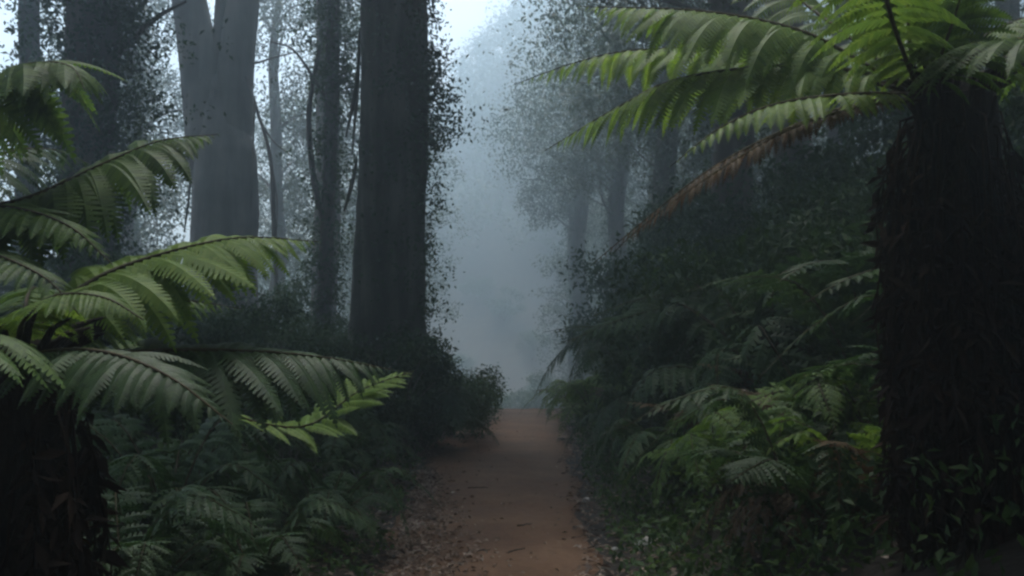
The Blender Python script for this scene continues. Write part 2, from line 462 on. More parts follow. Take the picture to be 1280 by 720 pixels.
# --- right tree fern
K = at(1190, 124, 4.25)
bR = Vector((K.x + .12, K.y + .05, gz(K.x + .12, K.y + .05) - .1))
fernR = empty('tree_fern', bR, 'large tree fern on the right bank with fronds arching over the path', 'tree fern')
tree_fern_trunk(fernR, bR, K, .22, .17, 5)
up1 = (-.2, -.35, 1)
def skirt(root, K, r_in, r_out, length, n, seed):
    r = np.random.RandomState(seed); mb = MB()
    for k in range(n):
        a = r.uniform(0, 6.28); d = np.array([math.cos(a), math.sin(a), 0.0]); L_ = length * r.uniform(.45, 1.05)
        q = np.array(K) + [0, 0, -.02 - r.uniform(0, .5)]; ro = r_in + (r_out - r_in) * r.uniform(.2, 1)
        t = np.linspace(0, 1, 8)
        c = catmull([q + d * .06, q + d * ro * .8 + [0, 0, -.06], q + d * ro + [0, 0, -L_ * .5] + r.normal(0, .03, 3), q + d * ro * .9 + [0, 0, -L_] + r.normal(0, .05, 3)], t)
        tube(mb, c, .006 * (1 - .7 * t), 4, 1)
        m = 26; tt = r.uniform(.25, 1, m); p = catmull(c, tt)
        leaves(mb, p, .1, r, down=1.6, aspect=.28, mi=0)
    return mb.build('shade_fill_skirt', [M['skirt'], M['skirt']], root, tuple(root.location))
skirt(fernR, K, .17, .29, 1.8, 240, 8)  # dark thatch added to widen the trunk into a black, shaded mass
hero_frond(fernR, A((1150, 118, 4.2), (1085, 82, 4.3), (1000, 38, 4.4), (880, 14, 4.5), (725, 8, 4.7)), .40, M['frond_lit'], 21, n=30, m=20, droop=1.0, lift=.0, sweep=(25, 50), up=up1)
hero_frond(fernR, A((1150, 118, 4.2), (1060, 95, 4.6), (960, 62, 4.9), (800, 62, 5.2), (720, 78, 5.35), (642, 106, 5.5)), .38, M['frond_lit'], 22, n=32, m=20, droop=1.1, sweep=(18, 46), up=(-.1, -.3, 1))
hero_frond(fernR, A((1150, 118, 4.2), (1085, 92, 4.3), (980, 82, 4.4), (850, 98, 4.6), (770, 135, 4.75), (680, 189, 4.9)), .40, M['frond_lit'], 23, n=32, m=20, droop=1.1, sweep=(18, 46), up=(-.1, -.25, 1))
hero_frond(fernR, A((1150, 118, 4.2), (1060, 118, 3.9), (970, 130, 3.8), (900, 160, 3.75), (838, 208, 3.7)), .20, M['frond_lit'], 24, n=27, m=18, droop=.8, up=(-.1, -.3, 1))
hero_frond(fernR, A((1150, 118, 4.2), (1138, 60, 4.1), (1134, 0, 4.0), (1128, -90, 3.9), (1120, -170, 3.8)), .36, M['frond'], 25, n=27, m=18, droop=.4, up=(0, -1, .4))
hero_frond(fernR, A((1155, 118, 4.2), (1170, 85, 4.0), (1190, 30, 3.8), (1210, -30, 3.6), (1240, -90, 3.4)), .22, M['frond'], 26, n=27, m=18, droop=.5, up=(0, -1, .3))
hero_frond(fernR, A((1155, 118, 4.2), (1210, 60, 4.2), (1290, 20, 4.3), (1400, 10, 4.4), (1500, 50, 4.5)), .34, M['frond'], 27, droop=.7)
hero_frond(fernR, A((1155, 118, 4.2), (1200, 80, 3.8), (1260, 50, 3.4), (1350, 60, 3.1), (1450, 120, 2.9)), .32, M['frond'], 28, droop=.7)
hero_frond(fernR, A((1150, 118, 4.2), (1080, 60, 4.5), (1000, 0, 5.0), (930, -60, 5.5), (850, -70, 6.0)), .34, M['frond'], 29, droop=.7)
hero_frond(fernR, A((1150, 118, 4.2), (1160, 60, 4.8), (1150, 20, 5.4), (1130, 20, 6.0), (1100, 60, 6.5)), .34, M['frond'], 30, droop=.7)
hero_frond(fernR, A((1150, 118, 4.2), (1230, 90, 4.6), (1320, 70, 5.0), (1400, 100, 5.4), (1450, 160, 5.7)), .34, M['frond'], 31, droop=.7)
hero_frond(fernR, A((1150, 118, 4.2), (1120, 40, 3.7), (1090, -60, 3.2), (1050, -150, 2.8), (1000, -220, 2.5)), .32, M['frond'], 32, droop=.7)
for k, c in enumerate([[(1150, 125, 4.2), (1080, 128, 4.1), (990, 158, 4.0), (890, 210, 4.0), (810, 272, 4.0), (738, 332, 4.05)],
                       [(1150, 125, 4.2), (1070, 135, 4.0), (980, 165, 3.9), (880, 225, 3.85), (800, 285, 3.85), (765, 318, 3.85)]]):
    hero_frond(fernR, A(*c), .13 if k == 0 else .1, M['frond_dead'], 40 + k, n=46, m=10, droop=1.6, name='dead_frond', label='withered brown frond sloping down over the bank', gaps=.15, peak=.5, rad=.009)
# --- left near tree fern
K2 = at(20, 452, 3.2)
bL = Vector((K2.x - .06, K2.y - .05, gz(K2.x, K2.y) - .1))
fernL = empty('tree_fern', bL, 'short tree fern at the left edge with long fronds reaching to the path', 'tree fern')
tree_fern_trunk(fernL, bL, K2, .17, .15, 6)
upL = (.1, -.35, 1)
skirt(fernL, K2, .14, .27, 1.1, 110, 9)
hero_frond(fernL, A((20, 452, 3.2), (60, 395, 3.25), (120, 348, 3.35), (200, 318, 3.5), (300, 297, 3.65), (398, 302, 3.8)), .36, M['frond_lit'], 71, n=33, m=18, droop=.75, up=upL, sweep=(20, 50))
hero_frond(fernL, A((20, 452, 3.2), (70, 410, 3.5), (150, 385, 3.8), (230, 376, 4.0), (302, 386, 4.15)), .2, M['frond'], 72, n=27, m=18, droop=.9, up=upL)
hero_frond(fernL, A((20, 456, 3.2), (100, 448, 3.3), (200, 438, 3.4), (300, 438, 3.5), (400, 446, 3.6), (490, 462, 3.7)), .40, M['frond_shaded'], 73, n=36, m=18, droop=.85, up=upL)  # darker green stands in for shade on this frond
hero_frond(fernL, A((20, 456, 3.2), (120, 480, 3.5), (250, 505, 3.8), (330, 530, 4.0), (390, 530, 4.1), (450, 488, 4.2), (516, 464, 4.3)), .2, M['frond_lit'], 74, n=27, m=18, droop=.2, up=(-.35, -.55, 1), peak=.62, t0=.45)
hero_frond(fernL, A((20, 456, 3.2), (150, 450, 3.9), (260, 452, 4.4), (320, 480, 4.5), (360, 540, 4.5)), .22, M['frond'], 75, n=36, m=12, droop=.3, up=(.3, -.7, .8))
hero_frond(fernL, A((20, 456, 3.2), (60, 440, 2.95), (130, 440, 2.7), (210, 470, 2.5), (290, 530, 2.4)), .25, M['frond_shaded'], 76, n=27, m=18, droop=.7, up=upL)
hero_frond(fernL, A((20, 452, 3.2), (30, 400, 3.0), (70, 370, 2.9), (130, 372, 2.85), (180, 400, 2.8)), .16, M['frond'], 77, n=34, m=14, droop=.5, up=upL)
hero_frond(fernL, A((20, 452, 3.2), (-20, 400, 3.3), (-100, 380, 3.4), (-220, 400, 3.5), (-320, 470, 3.6)), .25, M['frond'], 78, droop=.7)
hero_frond(fernL, A((20, 452, 3.2), (-10, 420, 2.8), (-60, 420, 2.4), (-130, 470, 2.0), (-200, 560, 1.8)), .25, M['frond'], 79, droop=.7)
hero_frond(fernL, A((20, 452, 3.2), (30, 390, 3.8), (40, 360, 4.4), (60, 370, 5.0), (90, 410, 5.5)), .25, M['frond'], 80, droop=.7)
# --- taller tree fern standing beyond the left edge, only fronds reach into view
K3 = at(-110, 300, 3.7)
b3 = Vector((K3.x - .05, K3.y, gz(K3.x, K3.y) - .1))
fernU = empty('tree_fern', b3, 'taller tree fern whose upper fronds enter at the left edge above the short one', 'tree fern')
tree_fern_trunk(fernU, b3, K3, .17, .14, 8)
hero_frond(fernU, A((-110, 300, 3.7), (-60, 190, 3.7), (0, 98, 3.6), (50, 78, 3.55), (90, 84, 3.5), (106, 112, 3.45)), .38, M['frond'], 101, n=36, m=18, droop=.9, up=upL, peak=.5)
hero_frond(fernU, A((-110, 300, 3.7), (-40, 265, 3.7), (40, 245, 3.7), (125, 206, 3.75), (200, 176, 3.85), (272, 168, 3.95)), .44, M['frond'], 102, n=36, m=18, droop=.9, up=upL, sweep=(0, 40))
hero_frond(fernU, A((-110, 300, 3.7), (-30, 262, 3.5), (30, 262, 3.4), (90, 285, 3.3), (140, 330, 3.25)), .2, M['frond'], 103, n=27, m=18, droop=.6, up=upL)
hero_frond(fernU, A((-110, 300, 3.7), (-60, 300, 3.4), (0, 320, 3.2), (60, 350, 3.05), (100, 395, 3.0)), .2, M['frond'], 104, n=27, m=18, droop=.6, up=upL)
hero_frond(fernU, A((-110, 300, 3.7), (-60, 230, 4.2), (10, 190, 4.7), (80, 190, 5.1), (150, 230, 5.4)), .28, M['frond_shaded'], 105, n=27, m=18, droop=.8, up=upL)
hero_frond(fernU, A((-110, 300, 3.7), (-150, 200, 3.6), (-220, 150, 3.5), (-320, 180, 3.4), (-400, 260, 3.3)), .28, M['frond'], 106, droop=.8)
hero_frond(fernU, A((-110, 300, 3.7), (-120, 220, 3.2), (-140, 160, 2.7), (-160, 160, 2.3), (-200, 240, 2.0)), .28, M['frond'], 107, droop=.8)
hero_frond(fernU, A((-110, 300, 3.7), (-120, 210, 4.3), (-160, 170, 5.0), (-220, 180, 5.6), (-260, 230, 6.0)), .28, M['frond'], 108, droop=.8)

# ------------------------------------------------------------------ ferns of the banks
protoA = make_fern(1, 11, M['frond_shaded'], .95, .75, .22)
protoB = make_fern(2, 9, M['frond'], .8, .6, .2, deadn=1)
protoC = make_fern(3, 12, M['frond_shaded'], 1.2, .95, .27, n=28, m=8)
protos = [protoA, protoB, protoC]
used = set()
def put_fern(k, x, y, s, rz, lean=(0, 0), label=None, group=None, dz=0.0):
    p = protos[k]; z = gz(x, y) - .02 + dz
    if k not in used:
        used.add(k); p.location = (x, y, z); p.rotation_euler = (lean[0], lean[1], rz); p.scale = (s,) * 3
        if label: p['label'] = label
        if group: p['group'] = group
        return p
    return copy_tree(p, (x, y, z), rz, s, lean, label, group)

rr = random.Random(5)
GR = 'ferns massed on the right bank'
GL = 'ferns massed under the trees on the left'
LR = 'dark green fern in the dense mass covering the right bank'
LL = 'dark green fern in the dim understorey under the trees on the left'
spots = []
tries = 0
while len(spots) < 100 and tries < 4000:
    tries += 1
    y = 5.2 + 20 * rr.random() ** 1.2; u = .7 + 6.2 * rr.random() ** 1.1
    x = float(edgeR(y)) + u
    if all((x - a) ** 2 + (y - b) ** 2 > (.46 + .012 * y) ** 2 for a, b, _ in spots) and (x - bR.x) ** 2 + (y - bR.y) ** 2 > .3:
        spots.append((x, y, u))
for x, y, u in spots:
    s = rr.uniform(.75, 1.25) * min(1, .55 + u * .3)
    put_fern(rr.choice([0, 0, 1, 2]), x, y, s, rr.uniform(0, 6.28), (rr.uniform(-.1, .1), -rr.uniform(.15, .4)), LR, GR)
# left understorey
spots = []
tries = 0
while len(spots) < 58 and tries < 4000:
    tries += 1
    y = 4.6 + 18 * rr.random(); u = .75 + 4.6 * rr.random()
    x = float(edgeL(y)) - u
    if all((x - a) ** 2 + (y - b) ** 2 > .6 ** 2 for a, b, _ in spots):
        spots.append((x, y, u))
for x, y, u in spots:
    s = rr.uniform(.75, 1.25) * min(1, .6 + u * .25)
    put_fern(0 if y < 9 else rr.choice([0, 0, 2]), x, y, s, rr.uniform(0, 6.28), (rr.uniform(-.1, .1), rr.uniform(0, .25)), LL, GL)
# single ferns one can point to
def fern_at(k, px, py, Y, s, rz, lean, label):
    p = at(px, py, Y); o = put_fern(k, p.x, p.y, s, rz, lean, label); return o
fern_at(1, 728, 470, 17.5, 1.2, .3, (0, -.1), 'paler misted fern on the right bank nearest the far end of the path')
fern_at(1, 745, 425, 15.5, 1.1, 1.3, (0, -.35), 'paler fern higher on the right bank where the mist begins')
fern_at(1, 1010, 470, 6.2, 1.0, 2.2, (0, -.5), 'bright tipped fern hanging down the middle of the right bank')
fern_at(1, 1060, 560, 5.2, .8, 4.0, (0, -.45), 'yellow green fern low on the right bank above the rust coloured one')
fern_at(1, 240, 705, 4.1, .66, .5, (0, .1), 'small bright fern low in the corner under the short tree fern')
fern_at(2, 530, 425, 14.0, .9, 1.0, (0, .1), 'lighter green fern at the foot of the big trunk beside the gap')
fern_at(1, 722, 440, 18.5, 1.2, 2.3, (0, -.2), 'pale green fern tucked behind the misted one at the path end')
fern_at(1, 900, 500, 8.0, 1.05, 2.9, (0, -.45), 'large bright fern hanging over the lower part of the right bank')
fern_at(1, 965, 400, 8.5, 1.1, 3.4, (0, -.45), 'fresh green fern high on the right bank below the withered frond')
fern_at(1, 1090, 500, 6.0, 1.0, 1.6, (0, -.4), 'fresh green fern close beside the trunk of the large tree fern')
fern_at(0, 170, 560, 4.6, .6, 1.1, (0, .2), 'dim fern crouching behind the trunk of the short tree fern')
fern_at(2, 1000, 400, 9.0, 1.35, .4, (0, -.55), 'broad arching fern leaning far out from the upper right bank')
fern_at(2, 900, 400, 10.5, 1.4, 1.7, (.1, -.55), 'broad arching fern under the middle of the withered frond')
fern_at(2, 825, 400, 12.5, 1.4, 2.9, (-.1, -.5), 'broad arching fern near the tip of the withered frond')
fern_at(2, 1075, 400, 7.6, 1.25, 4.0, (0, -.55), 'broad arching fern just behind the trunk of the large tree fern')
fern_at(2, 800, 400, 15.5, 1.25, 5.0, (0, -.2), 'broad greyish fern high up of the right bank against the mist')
fern_at(0, 330, 600, 5.4, .75, 2.6, (0, .15), 'dim fern between the short tree fern and the leaf litter')
fern_at(0, 400, 580, 7.2, .8, .2, (0, .15), 'dim fern under the tip of the lowest long frond on the left')
fern_at(0, 425, 375, 13.0, 1.0, 2.0, (0, .1), 'grey green fern in front of the big climber clad trunk')

# dead rust coloured fern low on the right
pr = at(1010, 640, 5.4)
rust = empty('fern', (pr.x, pr.y, gz(pr.x, pr.y)), 'rust brown dead fern collapsed at the bottom of the right bank', 'fern')
for k in range(8):
    az = 2.2 + k * .42
    mb = MB(); c = arch((pr.x, pr.y, gz(pr.x, pr.y)), az, .55 + .06 * (k % 3), .28, drop=.4)
    frond_geo(mb, c, .14, n=24, m=7, seed=300 + k, droop=1.0, gaps=.15)
    t = np.linspace(0, 1, 12); tube(mb, catmull(c, t), .006 * (1 - .8 * t), 5, 1)
    mb.build('dead_frond', [M['frond_dead'], M['rachis']], rust, tuple(rust.location))

# low seedlings & leafy undergrowth over the bank: one uncountable mass
rs = np.random.RandomState(21)
mb = MB()
y = 2.6 + 24 * rs.uniform(0, 1, 3600) ** 1.3; u = .35 + 6.0 * rs.uniform(0, 1, 3600)
x = edgeR(y) + u
cen = np.stack([x, y, height(x, y) + rs.uniform(.05, .55, len(x)) * np.minimum(u, 1)], -1)
leaves(mb, clumps(cen, .2, 10, rs, .7), .065, rs, down=.5, aspect=.45)
y = 6 + 20 * rs.uniform(0, 1, 3200); v = .5 + 9 * rs.uniform(0, 1, 3200); x = edgeL(y) - v
cen = np.stack([x, y, height(x, y) + rs.uniform(.05, .6, len(x)) * np.minimum(v, 1)], -1)
leaves(mb, clumps(cen, .22, 9, rs, .7), .07, rs, down=.5, aspect=.45)
tag(mb.build('undergrowth', M['leaf']), kind='stuff', label='tangled dark leafy undergrowth covering both banks')

# ------------------------------------------------------------------ shrubs
def make_shrub(seed, w, h, n, leaf, label):
    r = np.random.RandomState(seed)
    root = empty('shrub', (0, 0, 0), label, 'shrub')
    cs, sb = [], MB()
    for k in range(16):
        a = r.uniform(0, 6.28); rad = w * math.sqrt(r.uniform(0, 1)) * .75; z = h * r.uniform(.25, .95) * (1 - .35 * (rad / w))
        c = np.array([math.cos(a) * rad, math.sin(a) * rad, z]); cs.append(c)
        t = np.linspace(0, 1, 8); q = catmull([(0, 0, 0), tuple(c * [.3, .3, .6]), tuple(c)], t)
        tube(sb, q, .018 * (1 - .75 * t), 5)
    sb.build('stem', M['bark'], root)
    mb = MB(); leaves(mb, clumps(cs, w * .36, n // 16, r, .8), leaf, r, down=.45, aspect=.42)
    mb.build('foliage', M['leaf'], root)
    return root
shA = make_shrub(31, 1.0, 1.9, 6400, .075, '')
shB = make_shrub(32, 1.3, 1.5, 7000, .07, '')
sh_used = set()
def put_shrub(p, px, Y, s, rz, label, group=None):
    q = at(px, 430, Y)
    loc = (q.x, q.y, gz(q.x, q.y) - .05)
    if p.name not in sh_used:
        sh_used.add(p.name); o = p; o.location = loc; o.rotation_euler = (0, 0, rz); o.scale = (s,) * 3
        o['label'] = label
        if group: o['group'] = group
    else:
        o = copy_tree(p, loc, rz, s, (0, 0), label, group)
    return o
GS = 'shrubs under the trees on the left'
for k, (px, Y, s) in enumerate([(300, 13, 1.1), (360, 15, 1.15), (420, 12.5, .9), (455, 14, 1.1), (500, 13.2, 1.0), (540, 15, .95), (565, 16.5, .9), (200, 12, 1.1), (110, 12, 1.2), (20, 13, 1.2), (250, 17, 1.3), (150, 16, 1.3), (60, 17, 1.4), (575, 19, .8), (330, 20, 1.3), (420, 20, 1.2)]):
    put_shrub((shA, shB)[k % 2], px, Y, s, k * 1.3, 'dark rounded shrub in the dim understorey under the left trees', GS)
GS2 = 'shrubs along the top of the right bank'
for k, (px, Y, s) in enumerate([(800, 19, 1.2), (860, 16, 1.1), (930, 14, 1.2), (1010, 12, 1.1), (1100, 10.5, 1.3), (1200, 9.5, 1.3), (765, 24, 1.3), (830, 23, 1.9), (910, 20, 2.0), (1000, 17, 2.0), (1090, 15, 2.1), (1230, 13, 2.2), (870, 26, 2.3), (985, 10.0, 1.35), (1070, 9.0, 1.4), (905, 12.0, 1.4), (1300, 8.0, 1.5)]):
    put_shrub((shA, shB)[k % 2], px, Y, s, k * 1.7 + .5, 'dark shrub behind the ferns along the top of the right bank', GS2)

GS3 = 'faint shrubs in the mist beyond the end of the path'
for k in range(22):
    Y = 60 + (7.3 * k) % 55
    put_shrub((shA, shB)[k % 2], 640 + 1256 * ((-7 + (k * 5.3) % 17) / Y), Y, 1.3 + .25 * (k % 5), k * 2.1, 'faint shrub standing in the mist beyond the end of the path', GS3)

# ------------------------------------------------------------------ trees
def limb(mb, P, r0, r1, sides=10, n=14, rough=.05, r=None):
    t = np.linspace(0, 1, n)
    c = catmull(P, t); tube(mb, c, r0 + (r1 - r0) * t, sides, 0, rough, r); return c

def build_tree(name, label, cat, base, trunk_pts, radii, mat, seed, limbs=(), climber=None, crown=None, group=None, sides=28, rough=.04, climb_mat='leaf', ribbons=0):
    """trunk_pts: world points from ground up; radii the same count; limbs: (points, r0, r1); climber: (z0, z1, spread, count, leaf);
    crown: list of (centre, radius, count, leaf)"""
    r = np.random.RandomState(seed)
    root = empty(name, base, label, cat, group)
    org = tuple(base)
    mb = MB(); t = np.linspace(0, 1, 60)
    c = catmull(trunk_pts, t)
    rad = np.interp(t, np.linspace(0, 1, len(radii)), radii)
    hgt = c[:, 2] - base[2]
    rad = rad * (1 + .55 * np.exp(-np.maximum(hgt, 0) / (radii[0] * 1.6)))
    tube(mb, c, rad, sides, 0, rough, r)
    mb.build('trunk', mat, root, org)
    for k in range(ribbons):
        z = r.uniform(base[2] + 3.5, base[2] + 11); q = min(59, int(np.searchsorted(c[:, 2], z))); a = r.uniform(PI, 2 * PI) if k % 3 else r.choice([PI, 0])
        d = np.array([math.cos(a), math.sin(a), 0.]); sd = np.array([-d[1], d[0], 0.]); L_ = r.uniform(.9, 2.6); t_ = np.linspace(0, 1, 12)
        cc = c[q] + d * rad[q] * 1.0 + d * (.02 + .28 * r.uniform(.2, 1) * t_[:, None] ** 1.6) - np.array([0, 0, 1.]) * L_ * t_[:, None] + sd * r.normal(0, .08) * t_[:, None] ** 2
        w_ = (.05 * (1 - .75 * t_))[:, None]; tw = np.cos(t_ * r.uniform(1, 4))[:, None] * sd + np.sin(t_ * 2)[:, None] * d
        V_ = np.stack([cc - tw * w_, cc + tw * w_, cc + tw * w_ + d * .012, cc - tw * w_ + d * .012], 1)
        bb = MB(); i_ = np.arange(11)[:, None] * 4
        bb.add(V_.reshape(-1, 3), np.concatenate([i_ + np.array([[j, (j + 1) % 4, 4 + (j + 1) % 4, 4 + j]]) for j in range(4)], 0))
        bb.build('bark_strip', mat, root, org)
    for (pts, r0, r1) in limbs:
        lb = MB(); limb(lb, pts, r0, r1, 12 if r0 > .1 else 7, 18, rough, r)
        lb.build('branch', mat, root, org)
    if climber:
        lb = MB()
        for (z0, z1, spread, count, leaf, a0, a1) in climber:
            z = r.uniform(z0, z1, count // 12)
            idx = np.clip(np.searchsorted(c[:, 2], z), 0, 59)
            a = r.uniform(a0, a1, len(z)); dd = rad[idx] + np.abs(r.normal(0, spread, len(z))) * (.5 + .5 * np.sin(z * 1.9 + seed) ** 2 + .35 * np.sin(z * 5 + 1))
            cen = np.stack([c[idx, 0] + np.cos(a) * dd, c[idx, 1] + np.sin(a) * dd, z], -1)
            leaves(lb, clumps(cen, .28, 12, r, 1.0), leaf, r, down=.5, aspect=.5)
        lb.build('climber', M[climb_mat], root, org)
    if crown:
        for (cc, rad_, count, leaf) in crown:
            for k in range(7 if count in (12000, 3000) else 2):
                d = nrm(r.normal(0, 1, 3)) * np.array(rad_) * r.uniform(.5, .95)
                e = np.asarray(cc, float) + d; z_ = max(base[2] + 2, e[2] - r.uniform(.5, 2.0)); q = c[min(59, int(np.searchsorted(c[:, 2], z_)))]
                bb = MB(); w_ = .035 + .012 * np.linalg.norm(e - q)
                tube(bb, catmull([q, q * .55 + e * .45 + np.array([0, 0, r.uniform(-.2, .6)]), e * .8 + q * .2 + r.normal(0, .25, 3), e], np.linspace(0, 1, 10)), np.linspace(w_, .012, 10), 6)
                bb.build('branch', mat, root, org)
        lb = MB()
        for (cc, rad_, count, leaf) in crown:
            k = max(3, count // 40)
            d = nrm(r.normal(0, 1, (k, 3))) * (r.uniform(.05, 1, (k, 1)) ** .45) * np.array(rad_)
            leaves(lb, clumps(np.asarray(cc)[None] + d, min(rad_) * .42, 40, r, .7), leaf, r, down=.45, aspect=.45)
        lb.build('crown', M['canopy'], root, org)
    return root

def up_trunk(px, Y, py_top, wob, seed, zmax=17.0, lean=0.0):
    p = at(px, 430, Y); g = gz(p.x, p.y) - .2; r = random.Random(seed)
    pts = [(p.x, p.y, g)]
    for k in range(1, 7):
        z = g + (zmax - g) * k / 6
        pts.append((p.x + r.uniform(-wob, wob) + lean * (z - g), p.y + r.uniform(-wob, wob), z))
    return Vector((p.x, p.y, g)), pts

# big dark trunk clad with climbers, middle left
b, pts = up_trunk(489, 16, 0, .05, 1)
build_tree('tree', 'massive straight dark trunk clad with climbing leaves beside the misty gap', 'tree', b, pts, [.56, .55, .54, .53, .52, .5, .48], M['bark_moss'], 51, ribbons=7, rough=.06,
           climber=[(1.2, 14, .20, 10000, .08, -PI / 2 - .3, PI / 2), (4.6, 6.2, .42, 1500, .08, -.7, .4), (.8, 14, .08, 2600, .07, PI / 2, 3 * PI / 2)],
           limbs=[([(b.x, b.y, 11), (b.x + 1.5, b.y + .6, 13), (b.x + 4, b.y + 1.5, 14.5)], .2, .05), ([(b.x, b.y, 12), (b.x - 1.5, b.y - 1.5, 14), (b.x - 3, b.y - 4, 15)], .2, .05)],
           crown=[((b.x + 1, b.y - 1, 16), (5, 5, 2.5), 6000, .3)])
# forked grey giant
Y2 = 25.0
b = at(277, 430, Y2); g = gz(b.x, b.y) - .3; b = Vector((b.x, b.y, g))
fk = at(272, 92, Y2)
build_tree('tree', 'pale grey giant whose trunk forks into two limbs high up', 'tree', b,
           [b, (b.x - .02, b.y, 3), (b.x, b.y, 6), (fk.x - .02, fk.y, fk.z - .6), (fk.x, fk.y, fk.z - .1)], [.87, .83, .80, .76, .3], M['bark_pale'], 52, ribbons=9,
           limbs=[([at(264, 215, Y2), at(257, 150, Y2), at(249, 85, Y2), at(243, 40, Y2), at(234, -20, Y2), at(225, -120, Y2), at(190, -300, Y2)], .56, .26),
                  ([at(284, 215, Y2), at(291, 150, Y2), at(294, 95, Y2), at(298, 50, Y2), at(304, 0, Y2), at(318, -110, Y2), at(360, -300, Y2)], .54, .25)],
           climber=[(.2, 3.2, .25, 900, .13, 0, 2 * PI)], rough=.03,
           crown=[((b.x - 2, b.y, 20), (4, 5, 2), 2500, .35)])
# dark leafy tree on the left
b, pts = up_trunk(108, 15, 0, .1, 3)
build_tree('tree', 'dark trunk smothered in leaves at the far left of the forked giant', 'tree', b, pts, [.42, .4, .4, .38, .36, .33, .3], M['bark'], 53,
           climber=[(.5, 13, .42, 24000, .09, 0, 2 * PI), (4, 12, .6, 7000, .09, -PI / 2, PI / 2)],
           limbs=[([(b.x, b.y, 5.5), (b.x + .9, b.y, 6.4), (b.x + 1.5, b.y - .3, 6.6)], .07, .02), ([(b.x, b.y, 7), (b.x - .9, b.y, 8), (b.x - 1.6, b.y, 8.4)], .08, .02)],
           crown=[((b.x, b.y - 1, 15), (4.5, 5, 2.5), 5000, .3)])
# second trunk at the very left
b, pts = up_trunk(38, 20.5, 0, .2, 4)
build_tree('tree', 'narrow leafy trunk at the left edge behind the upper fronds', 'tree', b, pts, [.24, .22, .2, .2, .18, .16, .14], M['bark'], 54,
           climber=[(.5, 12, .38, 3600, .14, 0, 2 * PI)])
# slender tree between the giants
b, pts = up_trunk(402, 20, 0, .12, 5, lean=.01)
build_tree('tree', 'slender tree with ragged leaf clumps between the forked giant and the massive trunk', 'tree', b, pts, [.17, .15, .14, .13, .12, .1, .08], M['bark'], 55,
           climber=[(.5, 7.2, .26, 5000, .1, 0, 2 * PI), (6.6, 12, .5, 6000, .1, 0, 2 * PI)],
           limbs=[([(b.x, b.y, 4.0), (b.x - .22, b.y, 5.0), (b.x - .3, b.y, 6.2), (b.x - .1, b.y, 7.5)], .07, .04),
                  ([(b.x, b.y, 6.5), (b.x - .6, b.y, 7.4), (b.x - 1.1, b.y, 7.6)], .04, .015)])
# bare hanging stems
b, _ = up_trunk(350, 24, 0, .1, 6)
sp = [at(352, 430, 24), at(343, 300, 24), at(338, 200, 24), at(322, 140, 24), at(308, 95, 24)]
build_tree('sapling', 'thin bare leaning sapling beside the forked giant', 'sapling', b, [b] + sp[1:], [.07, .055, .05, .045, .03], M['bark'], 56, sides=8,
           limbs=[([at(330, 160, 24), at(345, 180, 24), at(365, 195, 24)], .03, .012), ([at(318, 125, 24), at(316, 200, 24), at(314, 260, 24)], .03, .012),
                  ([at(316, 80, 24), at(350, 70, 24), at(385, 62, 24)], .03, .012), ([at(338, 200, 24), at(346, 250, 24), at(345, 300, 24)], .03, .015)])
# trees right of the gap, deep in the mist
for k, (px, Y, r0, lab) in enumerate([(725, 56, .5, 'misted trunk right of the gap nearest the pale corridor'), (775, 46, .45, 'dark misted trunk behind the hanging tree fern fronds'),
                                      (840, 35, .45, 'dim trunk behind the withered frond above the right bank'), (905, 19, .4, 'dim broad trunk among the shadows above the right bank')]):
    b, pts = up_trunk(px, Y, 0, .25, 20 + k)
    build_tree('tree', lab, 'tree', b, pts, [r0, r0 * .95, r0 * .9, r0 * .85, r0 * .8, r0 * .7, r0 * .6], M['bark'], 60 + k,
               climber=[(.5, 12, .35, 4000, .12, 0, 2 * PI)],
               limbs=[([(b.x, b.y, 9), (b.x - 1.5, b.y, 10.5), (b.x - 3.2, b.y + .3, 10.8)], .09, .02)],
               crown=[((b.x - .8, b.y, 13.5), (4.2, 4.5, 4), 12000, .18), ((b.x - 1.6, b.y - .5, 9.5), (2.0, 2.5, 1.6), 3000, .16)])

# far trees: three kinds, copied
def far_tree(seed, label):
    r = random.Random(seed)
    z = 17
    pts = [(0, 0, -.3)] + [(r.uniform(-.25, .25), r.uniform(-.25, .25), z * k / 6) for k in range(1, 7)]
    crown = [((r.uniform(-1.5, 1.5), r.uniform(-1, 1), h), (2.7, 2.7, 1.8), 2600, .17) for h in (4.5, 7, 9.5, 12, 15, 17)]
    limbs = []
    for h in (6, 8.5, 11, 13.5):
        a = r.uniform(0, 6.28)
        limbs.append(([(0, 0, h), (math.cos(a) * 1.2, math.sin(a) * 1.2, h + .9), (math.cos(a) * 2.4, math.sin(a) * 2.4, h + 1.0)], .07, .02))
    return build_tree('far_tree', label, 'tree', Vector((0, 0, 0)), pts, [.32, .3, .28, .26, .22, .18, .1], M['bark'], seed, limbs=limbs, crown=crown, sides=12)
ft = [far_tree(s, '') for s in (71, 72, 73)]
GF = 'faint trees deep in the mist'
far = [(-13, 34), (-9.5, 40), (6.5, 31), (-16, 42), (-6.8, 46), (-12, 52), (-20, 50), (-6.5, 60), (-10, 66), (-17, 62), (8.5, 36), (9, 46), (9.5, 28), (13, 31), (12, 42), (11, 60), (15, 52), (12.5, 25), (7.5, 54), (16, 36), (17, 27), (-25, 60), (9, 80), (14, 75), (-12, 90), (3.9, 64), (6.8, 72)]
